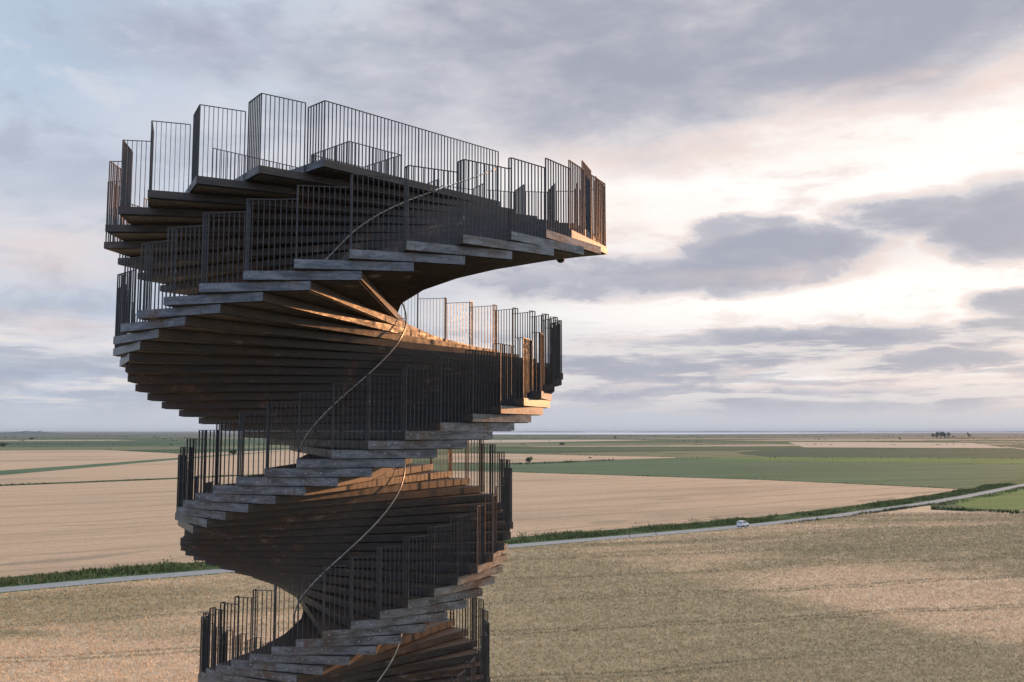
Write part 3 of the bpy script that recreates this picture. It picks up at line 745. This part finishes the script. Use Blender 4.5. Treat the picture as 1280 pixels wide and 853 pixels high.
# marker posts along the road
posts = [(787, 672.5, 'thin dark road marker post on the wheat side, nearer the tower'),
         (820, 669.6, 'thin dark road marker post on the wheat side, nearer the white car'),
         (909.5, 654.5, 'thin dark marker post in the verge grass just left of the white car')]
for x, y, lb in posts:
    q = G(x, y); b = MB(); b.tube([(0, 0, 0), (0, 0, 1.15), (0, 0, 1.25)], [.07, .06, .03], 8)
    o = b.build('marker_post', bark, None, (q.x, q.y, .05)); tag(o, lb, 'post', 'marker posts along the road')

# ---------------------------------------------------------------- the white car
q0 = G(934.5, 659); i0 = min(range(len(rc)-1), key=lambda i: (rc[i]-q0).length if rc[i].x < q0.x else 1e9)
a = (rc[i0+1]-rc[i0]).normalized(); tt = (q0-rc[i0]).dot(a); q0 = rc[i0]+a*tt+Vector((-a.y, a.x, 0))*-.4
car = empty('parked_car', (q0.x, q0.y, 0.07), math.atan2(a.y, a.x)+0.16)
tag(car, 'small white hatchback car on the narrow road between the wheat fields', 'car')
paint, kk, pp = mat('white_car_paint', 0.25, 0, 0.5); kk.put(pp.inputs['Base Color'], (0.78, 0.80, 0.84)); pp.inputs['Coat Weight'].default_value = .5
tyre = flat('tyre_rubber', (0.02, 0.02, 0.02), .8); rimm = flat('wheel_rim', (0.45, 0.46, 0.48), .3, .8); lamp = flat('lamp_glass', (0.55, 0.56, 0.58), .15); rlamp = flat('rear_lamp_glass', (0.35, 0.03, 0.03), .2)
prof = [(-2.05, .30, .80), (-2.12, .62, .82), (-2.05, .95, .80), (-1.85, 1.02, .80), (-1.45, 1.05, .84), (1.05, 0.98, .86), (1.65, .86, .82), (2.02, .68, .76), (2.08, .45, .74), (2.0, .26, .74)]
b = MB()
low = .24
secs = [(-2.08, .98, .74), (-1.95, 1.02, .82), (-1.3, 1.02, .87), (-.3, 1.0, .88), (.75, .98, .88), (1.35, .88, .86), (1.85, .74, .80), (2.08, .60, .70)]
def ring(x, zt, hw_): return [(x, -hw_, low+.06), (x, -hw_-.02, .55), (x, -hw_+.05, zt-.04), (x, -hw_+.14, zt), (x, hw_-.14, zt), (x, hw_-.05, zt-.04), (x, hw_+.02, .55), (x, hw_, low+.06), (x, hw_-.1, low), (x, -hw_+.1, low)]
def loft(b, R, mi=0):
    base = len(b.v); n = len(R[0])
    for r in R: b.v += r
    for i in range(len(R)-1):
        for j in range(n): b.f.append((base+i*n+j, base+(i+1)*n+j, base+(i+1)*n+(j+1) % n, base+i*n+(j+1) % n)); b.mi.append(mi)
    b.f.append(tuple(base+j for j in range(n))); b.mi.append(mi); b.f.append(tuple(base+(len(R)-1)*n+j for j in reversed(range(n)))); b.mi.append(mi)
loft(b, [ring(*s_) for s_ in secs]); body = b.build('body', paint, car, smooth=False)
def cab(x, zt, hw_, zb=.97): return [(x, -hw_-.0, zb), (x, -hw_*.88, zt), (x, hw_*.88, zt), (x, hw_, zb)]
b = MB(); loft(b, [[(-1.92, -.76, .99), (-1.86, -.73, 1.06), (-1.86, .73, 1.06), (-1.92, .76, .99)], cab(-1.55, 1.42, .77), cab(-1.0, 1.49, .80), cab(0.0, 1.49, .80), cab(.35, 1.40, .79), [(1.15, -.76, .95), (1.12, -.74, 1.0), (1.12, .74, 1.0), (1.15, .76, .95)]]); b.build('cabin_glass', glassd, car)
b = MB(); loft(b, [[(-1.62, -.70, 1.40), (-1.62, -.62, 1.46), (-1.62, .62, 1.46), (-1.62, .70, 1.40)], [(-1.0, -.74, 1.46), (-1.0, -.64, 1.53), (-1.0, .64, 1.53), (-1.0, .74, 1.46)], [(0, -.74, 1.46), (0, -.64, 1.53), (0, .64, 1.53), (0, .74, 1.46)], [(.38, -.72, 1.39), (.38, -.62, 1.44), (.38, .62, 1.44), (.38, .72, 1.39)]]); b.build('roof', paint, car)
for sy in (-1, 1):
    b = MB()
    for (x0, z0, x1, z1) in ((-1.88, 1.0, -1.5, 1.44), (-.95, 1.0, -.9, 1.47), (.05, .98, .0, 1.47), (1.12, .98, .4, 1.43)):
        b.bar((x0, sy*.80, z0), (x1, sy*.725, z1), .09 if x0 < .5 else .06, .05, (1, 0, 0))
    b.build('window_pillar', paint, car)
    b = MB(); b.bar((.75, sy*.86, 1.03), (.75, sy*1.0, 1.06), .10, .14, (1, 0, 0)); b.build('door_mirror', paint, car)
    b = MB(); b.hexa([(1.78, sy*.62-.13, .60), (2.09, sy*.58-.13, .55), (2.09, sy*.58+.13, .55), (1.78, sy*.62+.13, .60)], [(1.78, sy*.62-.13, .76), (2.03, sy*.58-.13, .66), (2.03, sy*.58+.13, .66), (1.78, sy*.62+.13, .76)]); b.build('headlight', lamp, car)
    b = MB(); b.hexa([(-2.11, sy*.66-.1, .66), (-1.97, sy*.66-.1, .66), (-1.97, sy*.66+.1, .66), (-2.11, sy*.66+.1, .66)], [(-2.07, sy*.66-.1, .96), (-1.93, sy*.66-.1, .96), (-1.93, sy*.66+.1, .96), (-2.07, sy*.66+.1, .96)]); b.build('rear_light', rlamp, car)
    for x in (-1.28, 1.3):
        b = MB(); b.tube([(x, sy*.68, .31), (x, sy*.90, .31)], .31, 20); wo = b.build('wheel', tyre, car)
        b = MB(); b.tube([(x, sy*.86, .31), (x, sy*.915, .31)], .19, 14); b.build('rim', rimm, wo)
